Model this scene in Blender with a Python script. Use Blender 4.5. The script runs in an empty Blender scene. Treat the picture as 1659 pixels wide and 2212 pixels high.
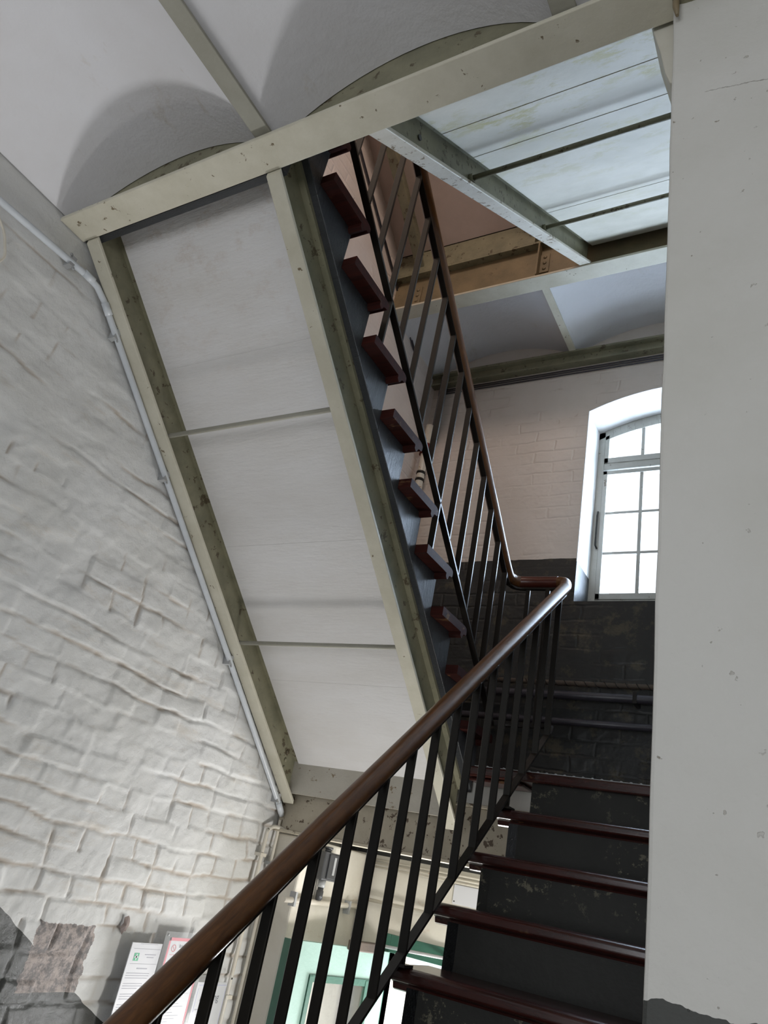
import bpy, math, random
import numpy as np
from mathutils import Vector, Matrix
random.seed(4)
OZ = 1.533            # the eye stands 1.533 m above the floor; all heights below are written relative to the eye
sc = bpy.context.scene
COL = sc.collection

# ------------------------------------------------------------------ mesh helpers
class M:
    def __init__(s): s.v=[]; s.f=[]; s.sm=[]
    def add(s, vs, fs, smooth=False):
        n=len(s.v); s.v+= [tuple(p) for p in vs]
        for f in fs: s.f.append(tuple(i+n for i in f)); s.sm.append(smooth)
        return s
    def box(s,x0,x1,y0,y1,z0,z1):
        vs=[(x,y,z) for z in (z0,z1) for y in (y0,y1) for x in (x0,x1)]
        return s.add(vs,[(0,2,3,1),(4,5,7,6),(0,1,5,4),(2,6,7,3),(0,4,6,2),(1,3,7,5)])
    def ex(s,prof,x0,x1):           # yz profile (counter-clockwise seen from +x) pushed along x
        n=len(prof)
        vs=[(x0,y,z) for y,z in prof]+[(x1,y,z) for y,z in prof]
        fs=[tuple(range(n))[::-1],tuple(range(n,2*n))]+[(i,(i+1)%n,n+(i+1)%n,n+i) for i in range(n)]
        return s.add(vs,fs)
    def ey(s,prof,y0,y1):           # xz profile pushed along y
        n=len(prof)
        vs=[(x,y0,z) for x,z in prof]+[(x,y1,z) for x,z in prof]
        fs=[tuple(range(n)),tuple(range(n,2*n))[::-1]]+[(n+i,n+(i+1)%n,(i+1)%n,i) for i in range(n)]
        return s.add(vs,fs)
    def sl(s,ya,yb,c,k,x0,x1,d0,d1):    # sloping bar: z = c + k*y + d
        return s.ex([(ya,c+k*ya+d0),(yb,c+k*yb+d0),(yb,c+k*yb+d1),(ya,c+k*ya+d1)],x0,x1)
    def tube(s,pts,r,n=12,cap=True):
        P=[Vector(p) for p in pts]; rings=[]
        T=[]
        for i in range(len(P)):
            a=P[max(i-1,0)]; b=P[min(i+1,len(P)-1)]; T.append((b-a).normalized())
        up=Vector((0,0,1)) if abs(T[0].z)<.9 else Vector((1,0,0))
        N=(up-T[0]*up.dot(T[0])).normalized()
        vs=[]
        for i,p in enumerate(P):
            N=(N-T[i]*N.dot(T[i])).normalized(); B=T[i].cross(N)
            rr=r[i] if isinstance(r,(list,tuple)) else r
            for k in range(n):
                a=2*math.pi*k/n; vs.append(p+(N*math.cos(a)+B*math.sin(a))*rr)
        fs=[]
        for i in range(len(P)-1):
            for k in range(n):
                k2=(k+1)%n; fs.append((i*n+k,i*n+k2,(i+1)*n+k2,(i+1)*n+k))
        m=len(s.v); s.add(vs,fs,True)
        if cap:
            s.f.append(tuple(m+k for k in range(n))[::-1]); s.sm.append(False)
            s.f.append(tuple(m+(len(P)-1)*n+k for k in range(n))); s.sm.append(False)
        return s
    def strip(s,pts,w,t):           # flat bar along a path in a yz plane: width w (perpendicular, in plane), thickness t (x)
        P=[Vector(p) for p in pts]; vs=[]
        for i,p in enumerate(P):
            a=P[max(i-1,0)]; b=P[min(i+1,len(P)-1)]; d=(b-a).normalized()
            side=Vector((0,0,1)).cross(d)
            if side.length<.2: side=Vector((1,0,0))
            side.normalize(); n=d.cross(side).normalized()
            for u,q in ((-1,-1),(1,-1),(1,1),(-1,1)): vs.append(p+side*(u*t/2)+n*(q*w/2))
        fs=[]
        for i in range(len(P)-1):
            for k in range(4): fs.append((i*4+k,i*4+(k+1)%4,(i+1)*4+(k+1)%4,(i+1)*4+k))
        e=(len(P)-1)*4
        fs+=[(3,2,1,0),(e,e+1,e+2,e+3)]
        return s.add(vs,fs)
    def disc(s,c,r,axis,h,n=14):    # short cylinder
        c=Vector(c); ax=Vector(axis).normalized()
        return s.tube([c,c+ax*h],r,n)
    def dome(s,c,r,axis,n=8):
        c=Vector(c); ax=Vector(axis).normalized()
        pts=[c+ax*(r*.6*math.sin(a)) for a in (0,.5,1.0,1.4)]; rs=[r*math.cos(a) for a in (0,.5,1.0,1.4)]
        return s.tube(pts,rs,n)

BASE={}
def mk(name,m,mat,parent=None,base=None,bevel=0,seg=2,autofix=True):
    me=bpy.data.meshes.new(name)
    b=BASE[parent.name] if parent is not None else (Vector(base) if base is not None else Vector(np.mean(np.array(m.v),axis=0)))
    me.from_pydata([Vector(p)-b for p in m.v],[],m.f)
    me.polygons.foreach_set('use_smooth',m.sm)
    import bmesh
    if autofix:
        bm=bmesh.new(); bm.from_mesh(me); bmesh.ops.recalc_face_normals(bm,faces=bm.faces); bm.to_mesh(me); bm.free()
    me.materials.append(mat)
    o=bpy.data.objects.new(name,me); COL.objects.link(o); BASE[o.name]=b
    if parent is not None: o.parent=parent
    else: o.location=b+Vector((0,0,OZ))
    if bevel:
        bv=o.modifiers.new('Bevel','BEVEL'); bv.width=bevel; bv.segments=seg; bv.limit_method='ANGLE'; bv.angle_limit=.6
    return o
def tag(o,label=None,cat=None,group=None,kind=None):
    if label: o['label']=label
    if cat: o['category']=cat
    if group: o['group']=group
    if kind: o['kind']=kind
    return o
def thing(name,label,cat,loc,group=None):
    o=bpy.data.objects.new(name,None); o.empty_display_size=.1; COL.objects.link(o)
    o.location=Vector(loc)+Vector((0,0,OZ)); BASE[o.name]=Vector(loc)
    return tag(o,label,cat,group)
def inst(src,delta,parent=None):
    c=src.copy(); COL.objects.link(c); c.location=src.location+Vector(delta)
    if parent is not None: c.parent=parent
    BASE[c.name]=BASE[src.name]+Vector(delta)
    return c

# ------------------------------------------------------------------ materials
class NT:
    def __init__(s,name,rough=.6,spec=.5,metal=0):
        s.m=bpy.data.materials.new(name); s.m.use_nodes=True; s.t=s.m.node_tree; s.n=s.t.nodes
        s.b=s.n['Principled BSDF']; s.b.inputs['Roughness'].default_value=rough
        s.b.inputs['Specular IOR Level'].default_value=spec; s.b.inputs['Metallic'].default_value=metal
        g=s.n.new('ShaderNodeNewGeometry'); s.pos=g.outputs['Position']
    def L(s,a,b): s.t.links.new(a,b)
    def val(s,sock,v):
        if isinstance(v,(int,float)): sock.default_value=v
        elif isinstance(v,(tuple,list)): sock.default_value=(*v,1) if len(v)==3 and sock.type=='RGBA' else v
        else: s.L(v,sock)
    def noise(s,scale=5,detail=4,rough=.6,vec=None,sc=None,dist=0):
        n=s.n.new('ShaderNodeTexNoise'); n.inputs['Scale'].default_value=scale; n.inputs['Detail'].default_value=detail
        n.inputs['Roughness'].default_value=rough; n.inputs['Distortion'].default_value=dist
        v=vec or s.pos
        if sc:
            mp=s.n.new('ShaderNodeMapping'); mp.inputs['Scale'].default_value=sc; s.L(v,mp.inputs['Vector']); v=mp.outputs[0]
        s.L(v,n.inputs['Vector']); return n.outputs['Fac']
    def ramp(s,f,a,b,ca=0.,cb=1.):
        r=s.n.new('ShaderNodeMapRange'); s.L(f,r.inputs[0]); r.inputs[1].default_value=a; r.inputs[2].default_value=b
        r.inputs[3].default_value=ca; r.inputs[4].default_value=cb; r.clamp=True; return r.outputs[0]
    def math(s,op,a,b=0.):
        m=s.n.new('ShaderNodeMath'); m.operation=op; s.val(m.inputs[0],a); s.val(m.inputs[1],b); return m.outputs[0]
    def mix(s,f,a,b):
        m=s.n.new('ShaderNodeMix'); m.data_type='RGBA'; s.val(m.inputs[0],f); s.val(m.inputs[6],a); s.val(m.inputs[7],b); return m.outputs[2]
    def sep(s):
        x=s.n.new('ShaderNodeSeparateXYZ'); s.L(s.pos,x.inputs[0]); return x.outputs
    def comb(s,x,y,z=0.):
        c=s.n.new('ShaderNodeCombineXYZ'); s.val(c.inputs[0],x); s.val(c.inputs[1],y); s.val(c.inputs[2],z); return c.outputs[0]
    def color(s,c): s.val(s.b.inputs['Base Color'],c); return s
    def rough(s,r): s.val(s.b.inputs['Roughness'],r); return s
    def bump(s,h,strength=.5,dist=.01,prev=None):
        b=s.n.new('ShaderNodeBump'); b.inputs['Strength'].default_value=strength; b.inputs['Distance'].default_value=dist
        s.L(h,b.inputs['Height'])
        if prev: s.L(prev,b.inputs['Normal'])
        s.L(b.outputs[0],s.b.inputs['Normal']); return b.outputs[0]
    def brick(s,u,v,w=.27,h=.088,mortar=.012):
        # warp a little so that the courses are hand-made
        k=s.n.new('ShaderNodeTexBrick'); k.inputs['Scale'].default_value=1
        k.inputs['Brick Width'].default_value=w; k.inputs['Row Height'].default_value=h
        k.inputs['Mortar Size'].default_value=mortar; k.inputs['Mortar Smooth'].default_value=1.0; k.inputs['Bias'].default_value=0
        k.inputs['Color1'].default_value=(.75,.75,.75,1); k.inputs['Color2'].default_value=(1,1,1,1); k.inputs['Mortar'].default_value=(0,0,0,1)
        n1=s.noise(3,3); n2=s.noise(3.7,3,sc=(1,1.3,1))
        uu=s.math('ADD',u,s.math('MULTIPLY',n1,.08)); vv=s.math('ADD',v,s.math('MULTIPLY',n2,.05))
        s.L(s.comb(uu,vv),k.inputs['Vector']); return k.outputs['Color'],k.outputs['Fac']

def paint(name,c1,c2,chip=None,rough=.55,scale=6,chips=.66,bump=.25,fine=70):
    t=NT(name,rough)
    c=t.mix(t.ramp(t.noise(scale,6,.65),.35,.7),c1,c2)
    if chip:
        n=t.noise(22,6,.7); n0=t.noise(2.2,3); f=t.ramp(t.math('ADD',n,t.math('MULTIPLY',n0,.25)),chips+.12,chips+.14)
        c=t.mix(f,c,chip)
    t.color(c); t.bump(t.noise(fine,5,.6),bump,.004); return t.m

WHITE=(.70,.69,.645)
def mk_wall_white(name,c1=WHITE,c2=(.64,.62,.56),stain=(.42,.33,.24),brickuv=None,bstr=.8,dado=None):
    t=NT(name,.7,.35)
    x,y,z=t.sep()
    n=t.noise(2.5,5,.6); c=t.mix(t.ramp(n,.35,.75),c1,c2)
    if brickuv:
        u={'x':x,'y':y}[brickuv]
        bc,bf=t.brick(u,z)
    st=t.noise(7,5,.7,sc=(1,.5,1.8)); f=t.ramp(st,.62,.78,0,.55)
    if brickuv: f=t.math('MULTIPLY',f,t.math('ADD',.25,bf))
    c=t.mix(f,c,stain)
    if dado is not None:
        zz,cold,patch=dado
        e=t.math('ADD',z,t.math('MULTIPLY',t.math('SUBTRACT',t.noise(9,3),.5),.012))
        d=t.math('LESS_THAN',e,zz+OZ)
        pn=t.ramp(t.noise(6,7,.75),.53,.62)
        grey=t.mix(t.math('MULTIPLY',pn,.8),cold,patch)
        c=t.mix(d,c,grey)
        t.rough(t.mix(d,(.7,.7,.7),(.42,.42,.42)))
    t.color(c)
    h=t.noise(30,5,.6)
    if brickuv:
        mask=t.ramp(t.noise(2.6,4),.45,.62,.05,1)
        hb=t.math('MULTIPLY',t.math('SUBTRACT',1.,bf),mask)
        h=t.math('ADD',t.math('MULTIPLY',h,.25),hb)
        h=t.math('ADD',h,t.math('MULTIPLY',t.noise(8,4),.5))
        t.bump(h,bstr,.012)
    else: t.bump(h,.35,.008)
    return t.m

MAT={}
MAT['plaster']=mk_wall_white('white_plaster')
MAT['vault']=mk_wall_white('vault_plaster',(.70,.695,.715),(.65,.635,.64),(.50,.43,.34))
MAT['far']=mk_wall_white('far_wall_brick',(.66,.60,.55),(.60,.54,.48),(.36,.26,.19),'x',.45,(2.02,(.030,.031,.030),(.085,.074,.050)))
MAT['reveal']=mk_wall_white('reveal_plaster',(.70,.69,.68),(.66,.65,.64),(.5,.45,.4),dado=(2.0,(.045,.05,.055),(.1,.1,.1)))
MAT['leftup']=mk_wall_white('upper_left_brick',(.70,.62,.57),(.62,.54,.48),(.42,.28,.20),'y',.4)
MAT['lower']=mk_wall_white('hall_wall',(.66,.63,.56),(.54,.50,.42),(.40,.24,.13))
MAT['pier']=mk_wall_white('pier_plaster',(.60,.585,.54),(.55,.53,.48),(.45,.40,.32),dado=(-.06,(.06,.062,.055),(.09,.09,.08)))
t=NT('soffit_paint',.6); c=t.mix(t.ramp(t.noise(2.2,5,.65,sc=(.6,1.6,1.6)),.35,.7),(.71,.70,.70),(.64,.62,.60))
x,y,z=t.sep(); st=t.math('MULTIPLY',t.ramp(t.noise(7,6,.75,sc=(1,1.6,1)),.52,.66),t.ramp(y,1.9,1.3,0,.55)); c=t.mix(st,c,(.52,.44,.38)); t.color(c)
h=t.math('ADD',t.noise(10,5,.7,sc=(1,5,5)),t.math('MULTIPLY',t.noise(45,3),.3)); t.bump(h,.5,.006); MAT['soffit']=t.m
t=NT('pier_paint',.6,.35); x,y,z=t.sep()
c=t.mix(t.ramp(t.noise(2.4,5),.35,.7),(.60,.59,.555),(.54,.53,.485))
pit=t.ramp(t.noise(48,3,.6),.70,.73); zone=t.ramp(t.noise(2.1,3),.42,.6,.1,1.); edg=t.ramp(x,-.05,-.215,0,1.)
c=t.mix(t.math('MULTIPLY',pit,t.math('MAXIMUM',zone,edg)),c,(.28,.25,.20))
cl=t.math('ABSOLUTE',t.math('SUBTRACT',t.math('ADD',t.math('MULTIPLY',x,.22),z),t.math('ADD',OZ+1.602,t.math('MULTIPLY',t.noise(9,5,.7),.04))))
cr=t.math('MULTIPLY',t.math('LESS_THAN',cl,.0012),t.math('GREATER_THAN',x,-.15)); c=t.mix(t.math('MULTIPLY',cr,.7),c,(.20,.19,.16))
e=t.math('ADD',z,t.math('MULTIPLY',t.math('SUBTRACT',t.noise(11,4,.7),.5),.035)); d=t.math('LESS_THAN',e,OZ-.058); c=t.mix(d,c,(.055,.057,.052)); t.color(c)
h=t.math('ADD',t.noise(7,5,.65),t.math('MULTIPLY',t.noise(38,4,.6),.4)); h=t.math('SUBTRACT',h,t.math('MULTIPLY',pit,.4)); t.bump(h,.55,.008); MAT['pier']=t.m
# stained soffit of the right flight
t=NT('stained_soffit',.6); c=t.mix(t.ramp(t.noise(2.5,5),.4,.7),(.68,.65,.57),(.54,.52,.44))
x,y,z=t.sep(); m1=t.ramp(t.noise(8,7,.78,sc=(.55,1,1)),.50,.60); m0=t.math('MULTIPLY',t.ramp(t.noise(2.2,2),.40,.56),t.ramp(y,2.25,1.5,.25,1.))
c=t.mix(t.math('MULTIPLY',t.math('MULTIPLY',m1,m0),.8),c,(.46,.42,.16)); t.color(c); t.bump(t.noise(40,4),.2,.004); MAT['soffit3']=t.m
MAT['soffit4']=paint('pinkish_soffit',(.56,.46,.41),(.50,.41,.36),rough=.6,bump=.2)
MAT['beam']=paint('cream_steel',(.60,.57,.47),(.50,.47,.37),(.16,.12,.07),.5,chips=.66)
MAT['fascia']=paint('dull_fascia_paint',(.46,.43,.37),(.38,.35,.29),(.2,.15,.09),.6,chips=.64)
MAT['joist']=paint('grey_joist_paint',(.33,.32,.27),(.27,.26,.21),(.12,.09,.06),.6)
MAT['landbeam']=paint('peeling_landing_beam',(.46,.41,.32),(.36,.31,.23),(.09,.06,.035),.55,chips=.585)
MAT['beamflake']=paint('flaking_cream_steel',(.60,.57,.50),(.50,.46,.38),(.20,.15,.09),.5,chips=.60)
MAT['olive']=paint('olive_steel',(.25,.235,.155),(.15,.145,.095),(.09,.07,.04),.5,chips=.60)
MAT['ochre']=paint('ochre_steel',(.24,.185,.105),(.15,.12,.07),(.10,.06,.03),.5)
t=NT('dark_board_paint',.32,.6); c=t.mix(t.ramp(t.noise(4,5),.35,.7),(.040,.043,.047),(.026,.028,.030))
ch=t.ramp(t.noise(26,6,.75),.72,.74); c=t.mix(ch,c,(.30,.28,.24)); t.color(c)
t.bump(t.noise(10,6,.75,sc=(1,5,1)),.9,.008); MAT['board']=t.m
t=NT('riser_paint',.55,.25); c=t.mix(t.ramp(t.noise(3,5),.35,.7),(.024,.024,.021),(.016,.016,.014))
x,y,z=t.sep(); ch=t.math('MULTIPLY',t.ramp(t.noise(18,6,.8),.56,.60),t.ramp(t.noise(2.6,2),.47,.56)); c=t.mix(ch,c,(.13,.12,.085)); t.color(c)
t.bump(t.noise(30,4),.4,.004); MAT['riser']=t.m
def wood(name,a,b,rough,grain=(1,1,1)):
    t=NT(name,rough,.5); n=t.noise(5,6,.65,sc=grain,dist=.6); t.color(t.mix(t.ramp(n,.3,.72),a,b)); t.bump(t.noise(8,5,.7,sc=grain),.12,.003); return t.m
MAT['rail']=wood('handrail_wood',(.15,.062,.019),(.055,.022,.009),.28,(30,2.4,3))
MAT['railland']=wood('dark_red_handrail_wood',(.10,.022,.012),(.05,.012,.008),.28,(2.4,30,30))
for nm,ro,spc in (('tread',.20,.6),('tread2',.6,.10)):
    t=NT('tread_wood' if nm=='tread' else 'dull_tread_wood',ro,spc); n=t.noise(5,6,.65,sc=(.8,9,9),dist=.5)
    c=t.mix(t.ramp(n,.3,.72),(.050,.011,.008),(.018,.007,.006)); c=t.mix(t.ramp(t.noise(4,4,.7,sc=(1.2,3,3)),.62,.72),c,(.15,.085,.04)); t.color(c); t.bump(t.noise(9,5,.7,sc=(1,8,8)),.15,.003); MAT[nm]=t.m
t=NT('black_iron_paint',.28,.4); t.color(t.mix(t.ramp(t.noise(6,4),.4,.7),(.014,.012,.010),(.020,.017,.013))); t.bump(t.noise(55,3),.12,.002); MAT['iron']=t.m
MAT['galv']=paint('grey_conduit',(.60,.63,.66),(.52,.55,.58),rough=.3,bump=.05)
MAT['whitepipe']=paint('painted_pipe',(.66,.62,.53),(.55,.50,.42),(.35,.2,.1),rough=.45)
MAT['darkpipe']=paint('dark_heating_pipe',(.060,.055,.068),(.045,.042,.05),rough=.38)
MAT['wrap']=paint('lagged_pipe',(.10,.075,.055),(.06,.045,.035),rough=.8)
MAT['winframe']=paint('window_frame_paint',(.46,.46,.42),(.38,.37,.33),(.18,.15,.12),rough=.45)
MAT['green']=paint('green_door_paint',(.040,.125,.085),(.03,.10,.07),rough=.4)
MAT['mint']=paint('mint_door_paint',(.30,.44,.39),(.26,.39,.34),rough=.4)
MAT['concrete']=paint('floor_screed',(.36,.34,.31),(.28,.27,.25),rough=.7)
MAT['blackbox']=paint('dark_grey_plastic',(.05,.052,.055),(.04,.04,.042),rough=.4,bump=.02)
MAT['brass']=paint('grey_metal',(.35,.36,.36),(.28,.28,.28),rough=.35,bump=.02)
MAT['red']=paint('red_collar',(.20,.02,.015),(.12,.015,.012),rough=.5)
def flat(name,c,rough=.5,metal=0):
    t=NT(name,rough,.5,metal); t.color(c); return t.m
MAT['paper']=flat('white_paper',(.56,.56,.58),.35)
MAT['inkgrey']=flat('grey_ink',(.32,.32,.36)); MAT['inkred']=flat('red_ink',(.55,.10,.12)); MAT['inkgreen']=flat('green_ink',(.05,.35,.18)); MAT['ink']=flat('black_ink',(.05,.05,.07)); MAT['inkpink']=flat('faded_red_border',(.62,.13,.17)); MAT['inkblue']=flat('blue_ink',(.25,.27,.60))
MAT['rust']=paint('old_brown_patch',(.26,.20,.17),(.13,.11,.11),rough=.8)
t=NT('clear_acrylic',.08,.5); t.b.inputs['Base Color'].default_value=(.85,.87,.88,1); t.b.inputs['Alpha'].default_value=.10; MAT['acrylic']=t.m
t=NT('window_glass',.02,.5); t.b.inputs['Base Color'].default_value=(.97,.99,1,1); t.b.inputs['Alpha'].default_value=.06; MAT['glass']=t.m
# the near left wall: geometry carries the bricks, the shader the paint
t=NT('left_wall_paint',.62,.4); x,y,z=t.sep()
c=t.mix(t.ramp(t.noise(2.2,5,.6),.35,.7),(.68,.68,.67),(.62,.615,.59))
st=t.ramp(t.noise(4.2,6,.7,sc=(1,.7,2.6)),.56,.75,0,.45); c=t.mix(st,c,(.50,.41,.30))
att=t.n.new('ShaderNodeAttribute'); att.attribute_name='joint'
c=t.mix(t.math('MULTIPLY',att.outputs['Fac'],.85),c,(.42,.35,.28))
e=t.math('ADD',z,t.math('MULTIPLY',y,.553)); e=t.math('ADD',e,t.math('MULTIPLY',t.math('SUBTRACT',t.noise(4,3),.5),.035))
# hand-painted lower border following the stair, its last step bulging
d=t.math('LESS_THAN',e,.768+OZ)
pat=t.math('MULTIPLY',t.math('MULTIPLY',t.math('GREATER_THAN',t.math('ADD',y,t.math('MULTIPLY',t.noise(14,4),.07)),2.20),t.math('LESS_THAN',t.math('ADD',y,t.math('MULTIPLY',t.noise(14,4),.07)),2.475)),
   t.math('MULTIPLY',t.math('GREATER_THAN',z,OZ-.585),t.math('LESS_THAN',t.math('ADD',z,t.math('MULTIPLY',t.noise(18,4),.04)),OZ-.335)))
c=t.mix(d,c,(.050,.052,.048))
pc=t.mix(t.ramp(t.noise(30,5,.8),.42,.58),(.40,.34,.31),(.17,.155,.15))
c=t.mix(pat,c,pc)
t.color(c)
dd=t.math('MULTIPLY',d,t.math('SUBTRACT',1.,pat)); t.rough(t.mix(dd,(.62,.62,.62),(.25,.25,.25)))
b1=t.bump(t.noise(34,7,.75),.7,.006); MAT['leftwall']=t.m

# ------------------------------------------------------------------ noise for real wall relief
def vnoise(u,v,seed,octs=4,pers=.5):
    rng=np.random.RandomState(seed); T=rng.rand(256,256); out=np.zeros_like(u); amp=1.; tot=0.
    for o in range(octs):
        a=u*(2**o)+17.3*o; b=v*(2**o)+5.1*o
        i=np.floor(a).astype(int); j=np.floor(b).astype(int); fa=a-i; fb=b-j
        fa=fa*fa*(3-2*fa); fb=fb*fb*(3-2*fb)
        g=lambda p,q:T[p%256,q%256]
        out+=amp*((g(i,j)*(1-fa)+g(i+1,j)*fa)*(1-fb)+(g(i,j+1)*(1-fa)+g(i+1,j+1)*fa)*fb); tot+=amp; amp*=pers
    return out/tot
def sstep(x,a,b):
    t=np.clip((x-a)/(b-a),0,1); return t*t*(3-2*t)
XW=-2.57
ys=np.concatenate([np.arange(-3.2,.45,.2),np.arange(.5,3.475,.0085)]); ys=np.append(ys,3.48)
zs=np.concatenate([np.arange(-1.533,-1.02,.12),np.arange(-1.0,2.24,.0085),[2.30]])
U,V=np.meshgrid(ys,zs)
w1=vnoise(U*1.6,V*1.6,1,3)-.5; w2=vnoise(U*2.1+9,V*2.1,2,3)-.5; w3=vnoise(U*9,V*9,12,2)-.5
uu=U+w1*.13+w3*.018; vv=V+w2*.075+(vnoise(U*8+3,V*8,14,2)-.5)*.02+.012
H_=.088; row=np.floor(vv/H_).astype(int); fr=vv/H_-row
Ls=np.where(row%2==0,.272,.272*.5); off=np.where(row%2==0,.07*(row//2%2),.068)
col=np.floor((uu+off)/Ls).astype(int); fc=(uu+off)/Ls-col
dv=np.minimum(fr,1-fr)*H_; du=np.minimum(fc,1-fc)*Ls
# bed joints show as long broken lines, head joints only here and there
edge=lambda d,w:1-sstep(d,.002,w)
lowf=sstep(1.5-V+.3*(U-1.6),0,2.2)
mb=sstep(vnoise(U*1.7+3,V*7.5,3,3)+.14*lowf,.49,.64)
mh=sstep(vnoise(U*3.4+6,V*4.4+2,31,3)+.24*lowf-.05,.52,.66)
dvj=dv+(vnoise(U*26,V*26,41,2)-.5)*.006; duj=du+(vnoise(U*26+7,V*26,42,2)-.5)*.006
bedj=edge(np.maximum(dvj,0),.0095)*mb; headj=edge(np.maximum(duj,0),.0085)*mh*.9
jointm=np.maximum(bedj,headj)
jm=1.0; joint=jointm
rng=np.random.RandomState(8); TB=rng.rand(512,512)
brk=TB[row%512,(col+7*row)%512]-.5
tilt=(TB[(row+99)%512,(col+13)%512]-.5)
soft=sstep(np.minimum(dv,du),0,.012)
low=0*V     # relief grows stronger towards the lower right part
rel=.55+.75*sstep(1.6-V+.25*(U-1.5),0,1.6)
h=(brk*.012*soft + tilt*.009*(fr-.5)*soft)*rel - joint*.0085*rel
h+= (vnoise(U*3.2,V*3.2,5,4)-.5)*.024 + (vnoise(U*14,V*14,6,3)-.5)*.010 + (vnoise(U*40,V*40,16,2)-.5)*.004
# long horizontal ridges left by the trowel
h+= (vnoise(U*1.8,V*11,7,3)-.5)*.012
smooth_top=sstep(V,1.92,2.02)
h=h*(1-.85*smooth_top)
h[:, -1]=-.0; h=np.clip(h,-.02,.02)
h=h*.72
X=XW-.006+h
nz,ny=U.shape
verts=np.stack([X,U,V+OZ],-1).reshape(-1,3)
idx=np.arange(nz*ny).reshape(nz,ny)
faces=np.stack([idx[:-1,:-1],idx[:-1,1:],idx[1:,1:],idx[1:,:-1]],-1).reshape(-1,4)
me=bpy.data.meshes.new('wall_left'); me.vertices.add(len(verts)); me.vertices.foreach_set('co',verts.ravel())
me.loops.add(faces.size); me.loops.foreach_set('vertex_index',faces.ravel().astype(np.int32))
me.polygons.add(len(faces)); me.polygons.foreach_set('loop_start',np.arange(0,faces.size,4,dtype=np.int32)); me.polygons.foreach_set('loop_total',np.full(len(faces),4,dtype=np.int32))
me.polygons.foreach_set('use_smooth',np.ones(len(faces),dtype=bool)); me.update(calc_edges=True)
at=me.attributes.new('joint','FLOAT','POINT')
jj=(joint*sstep(vnoise(U*4,V*4+3,21,3),.30,.60)*(1-smooth_top)).astype(np.float32); at.data.foreach_set('value',jj.ravel())
me.materials.append(MAT['leftwall'])
wl=bpy.data.objects.new('wall_left',me); COL.objects.link(wl); BASE[wl.name]=Vector((0,0,0))
tag(wl,'whitewashed rough brick wall on the left with a grey painted lower border',kind='structure')
sol=M().box(XW-.30,XW-.035,-3.3,4.9,-1.633,6.4); o=mk('wall_left',sol,MAT['plaster']); tag(o,kind='structure',label='masonry core of the left stairwell wall')
o=mk('wall_left',M().box(XW-.03,XW,1.13,4.15,2.30,6.2),MAT['leftup']); tag(o,'pinkish white brick wall rising beside the upper flights',kind='structure')
o=mk('wall_left',M().box(XW-.03,XW,3.48,4.15,.30,2.30),MAT['leftup']); tag(o,'white brick wall beside the half landing',kind='structure')

# ------------------------------------------------------------------ shell
YF=4.15   # far wall face
def arch_hole_wall(x0,x1,z0,z1,hx0,hx1,hz0,hs,rise,y0,y1,n=16):
    m=M()
    m.box(x0,hx0,y0,y1,z0,z1); m.box(hx1,x1,y0,y1,z0,z1); m.box(hx0,hx1,y0,y1,z0,hz0)
    cx=(hx0+hx1)/2; w=(hx1-hx0)/2; R=(w*w+rise*rise)/(2*rise)
    prof=[]
    for i in range(n+1):
        a=-1+2*i/n; x=cx+a*w; z=hs+math.sqrt(max(R*R-(a*w)**2,0))-(R-rise); prof.append((x,z))
    m.ey([(hx0,z1)]+prof+[(hx1,z1)],y0,y1)
    return m
fw=arch_hole_wall(XW,1.6,.15,6.2,-1.31,-.13,1.73,3.14,.125,YF,YF+.34)
o=mk('wall_back',fw,MAT['far']); tag(o,'far stairwell wall of white painted brick over a dark grey dado',kind='structure')
fw=arch_hole_wall(XW-.3,1.9,.15,6.2,-1.255,-.185,1.80,3.14,.105,YF+.34,YF+.60)
o=mk('wall_back',fw,MAT['plaster']); tag(o,'outer leaf of the far wall around the window',kind='structure')
m=M().box(-1.314,-1.306,YF+.001,4.435,1.73,3.15).box(-.134,-.126,YF+.001,4.435,1.73,3.15)
for i in range(20):
    xa=-1.31+1.18*i/20; xb=-1.31+1.18*(i+1)/20
    fa,fb=[3.14+math.sqrt(max(1.4548**2-(q+.72)**2,0))-(1.4548-.125) for q in (xa,xb)]
    m.ey([(xa,fa-.004),(xb,fb-.004),(xb,fb+.006),(xa,fa+.006)],YF+.001,4.435)
o=mk('wall_back',m,MAT['reveal']); tag(o,'smooth white window reveal with the grey dado painted across its foot',kind='structure')
# lower hall wall with the doorway
DX0,DX1,DZ=-2.15,-1.05,-.31
m=M().box(XW,DX0,YF,YF+.30,-1.533,.15).box(DX1,1.6,YF,YF+.30,-1.533,.15).box(DX0,DX1,YF,YF+.30,DZ+.085,.15)
o=mk('wall_back',m,MAT['lower']); tag(o,'stained cream hall wall around the green doorway',kind='structure')
m=M().box(XW-.03,-2.38,3.47,YF,-1.533,.14); o=mk('wall_left',m,MAT['lower'],bevel=.01); tag(o,'stained white wall projection beside the green door leaf',kind='structure')
o=mk('wall_right',M().box(-.05,.2,1.35,YF,-1.533,6.2),MAT['plaster']); tag(o,kind='structure',label='right wall of the stairwell')
# pier facing the camera
pm=M(); n=40; edge=[]
rp=random.Random(3)
for i in range(n+1):
    z=-1.533+i*(3.80/n); edge.append((-.221+rp.uniform(-.0012,.0012),z))
pm.ey([(1.6,-1.533)]+[(1.6,2.267)]+edge[::-1],1.10,1.35)
o=mk('wall_front',pm,MAT['pier'],bevel=.006); tag(o,'rough plastered wall pier at the right with a grey painted foot',kind='structure')
o=mk('wall_right',M().box(1.6,1.9,-3.5,4.9,-1.633,6.4),MAT['plaster']); tag(o,kind='structure',label='right wall of the hall')
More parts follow.
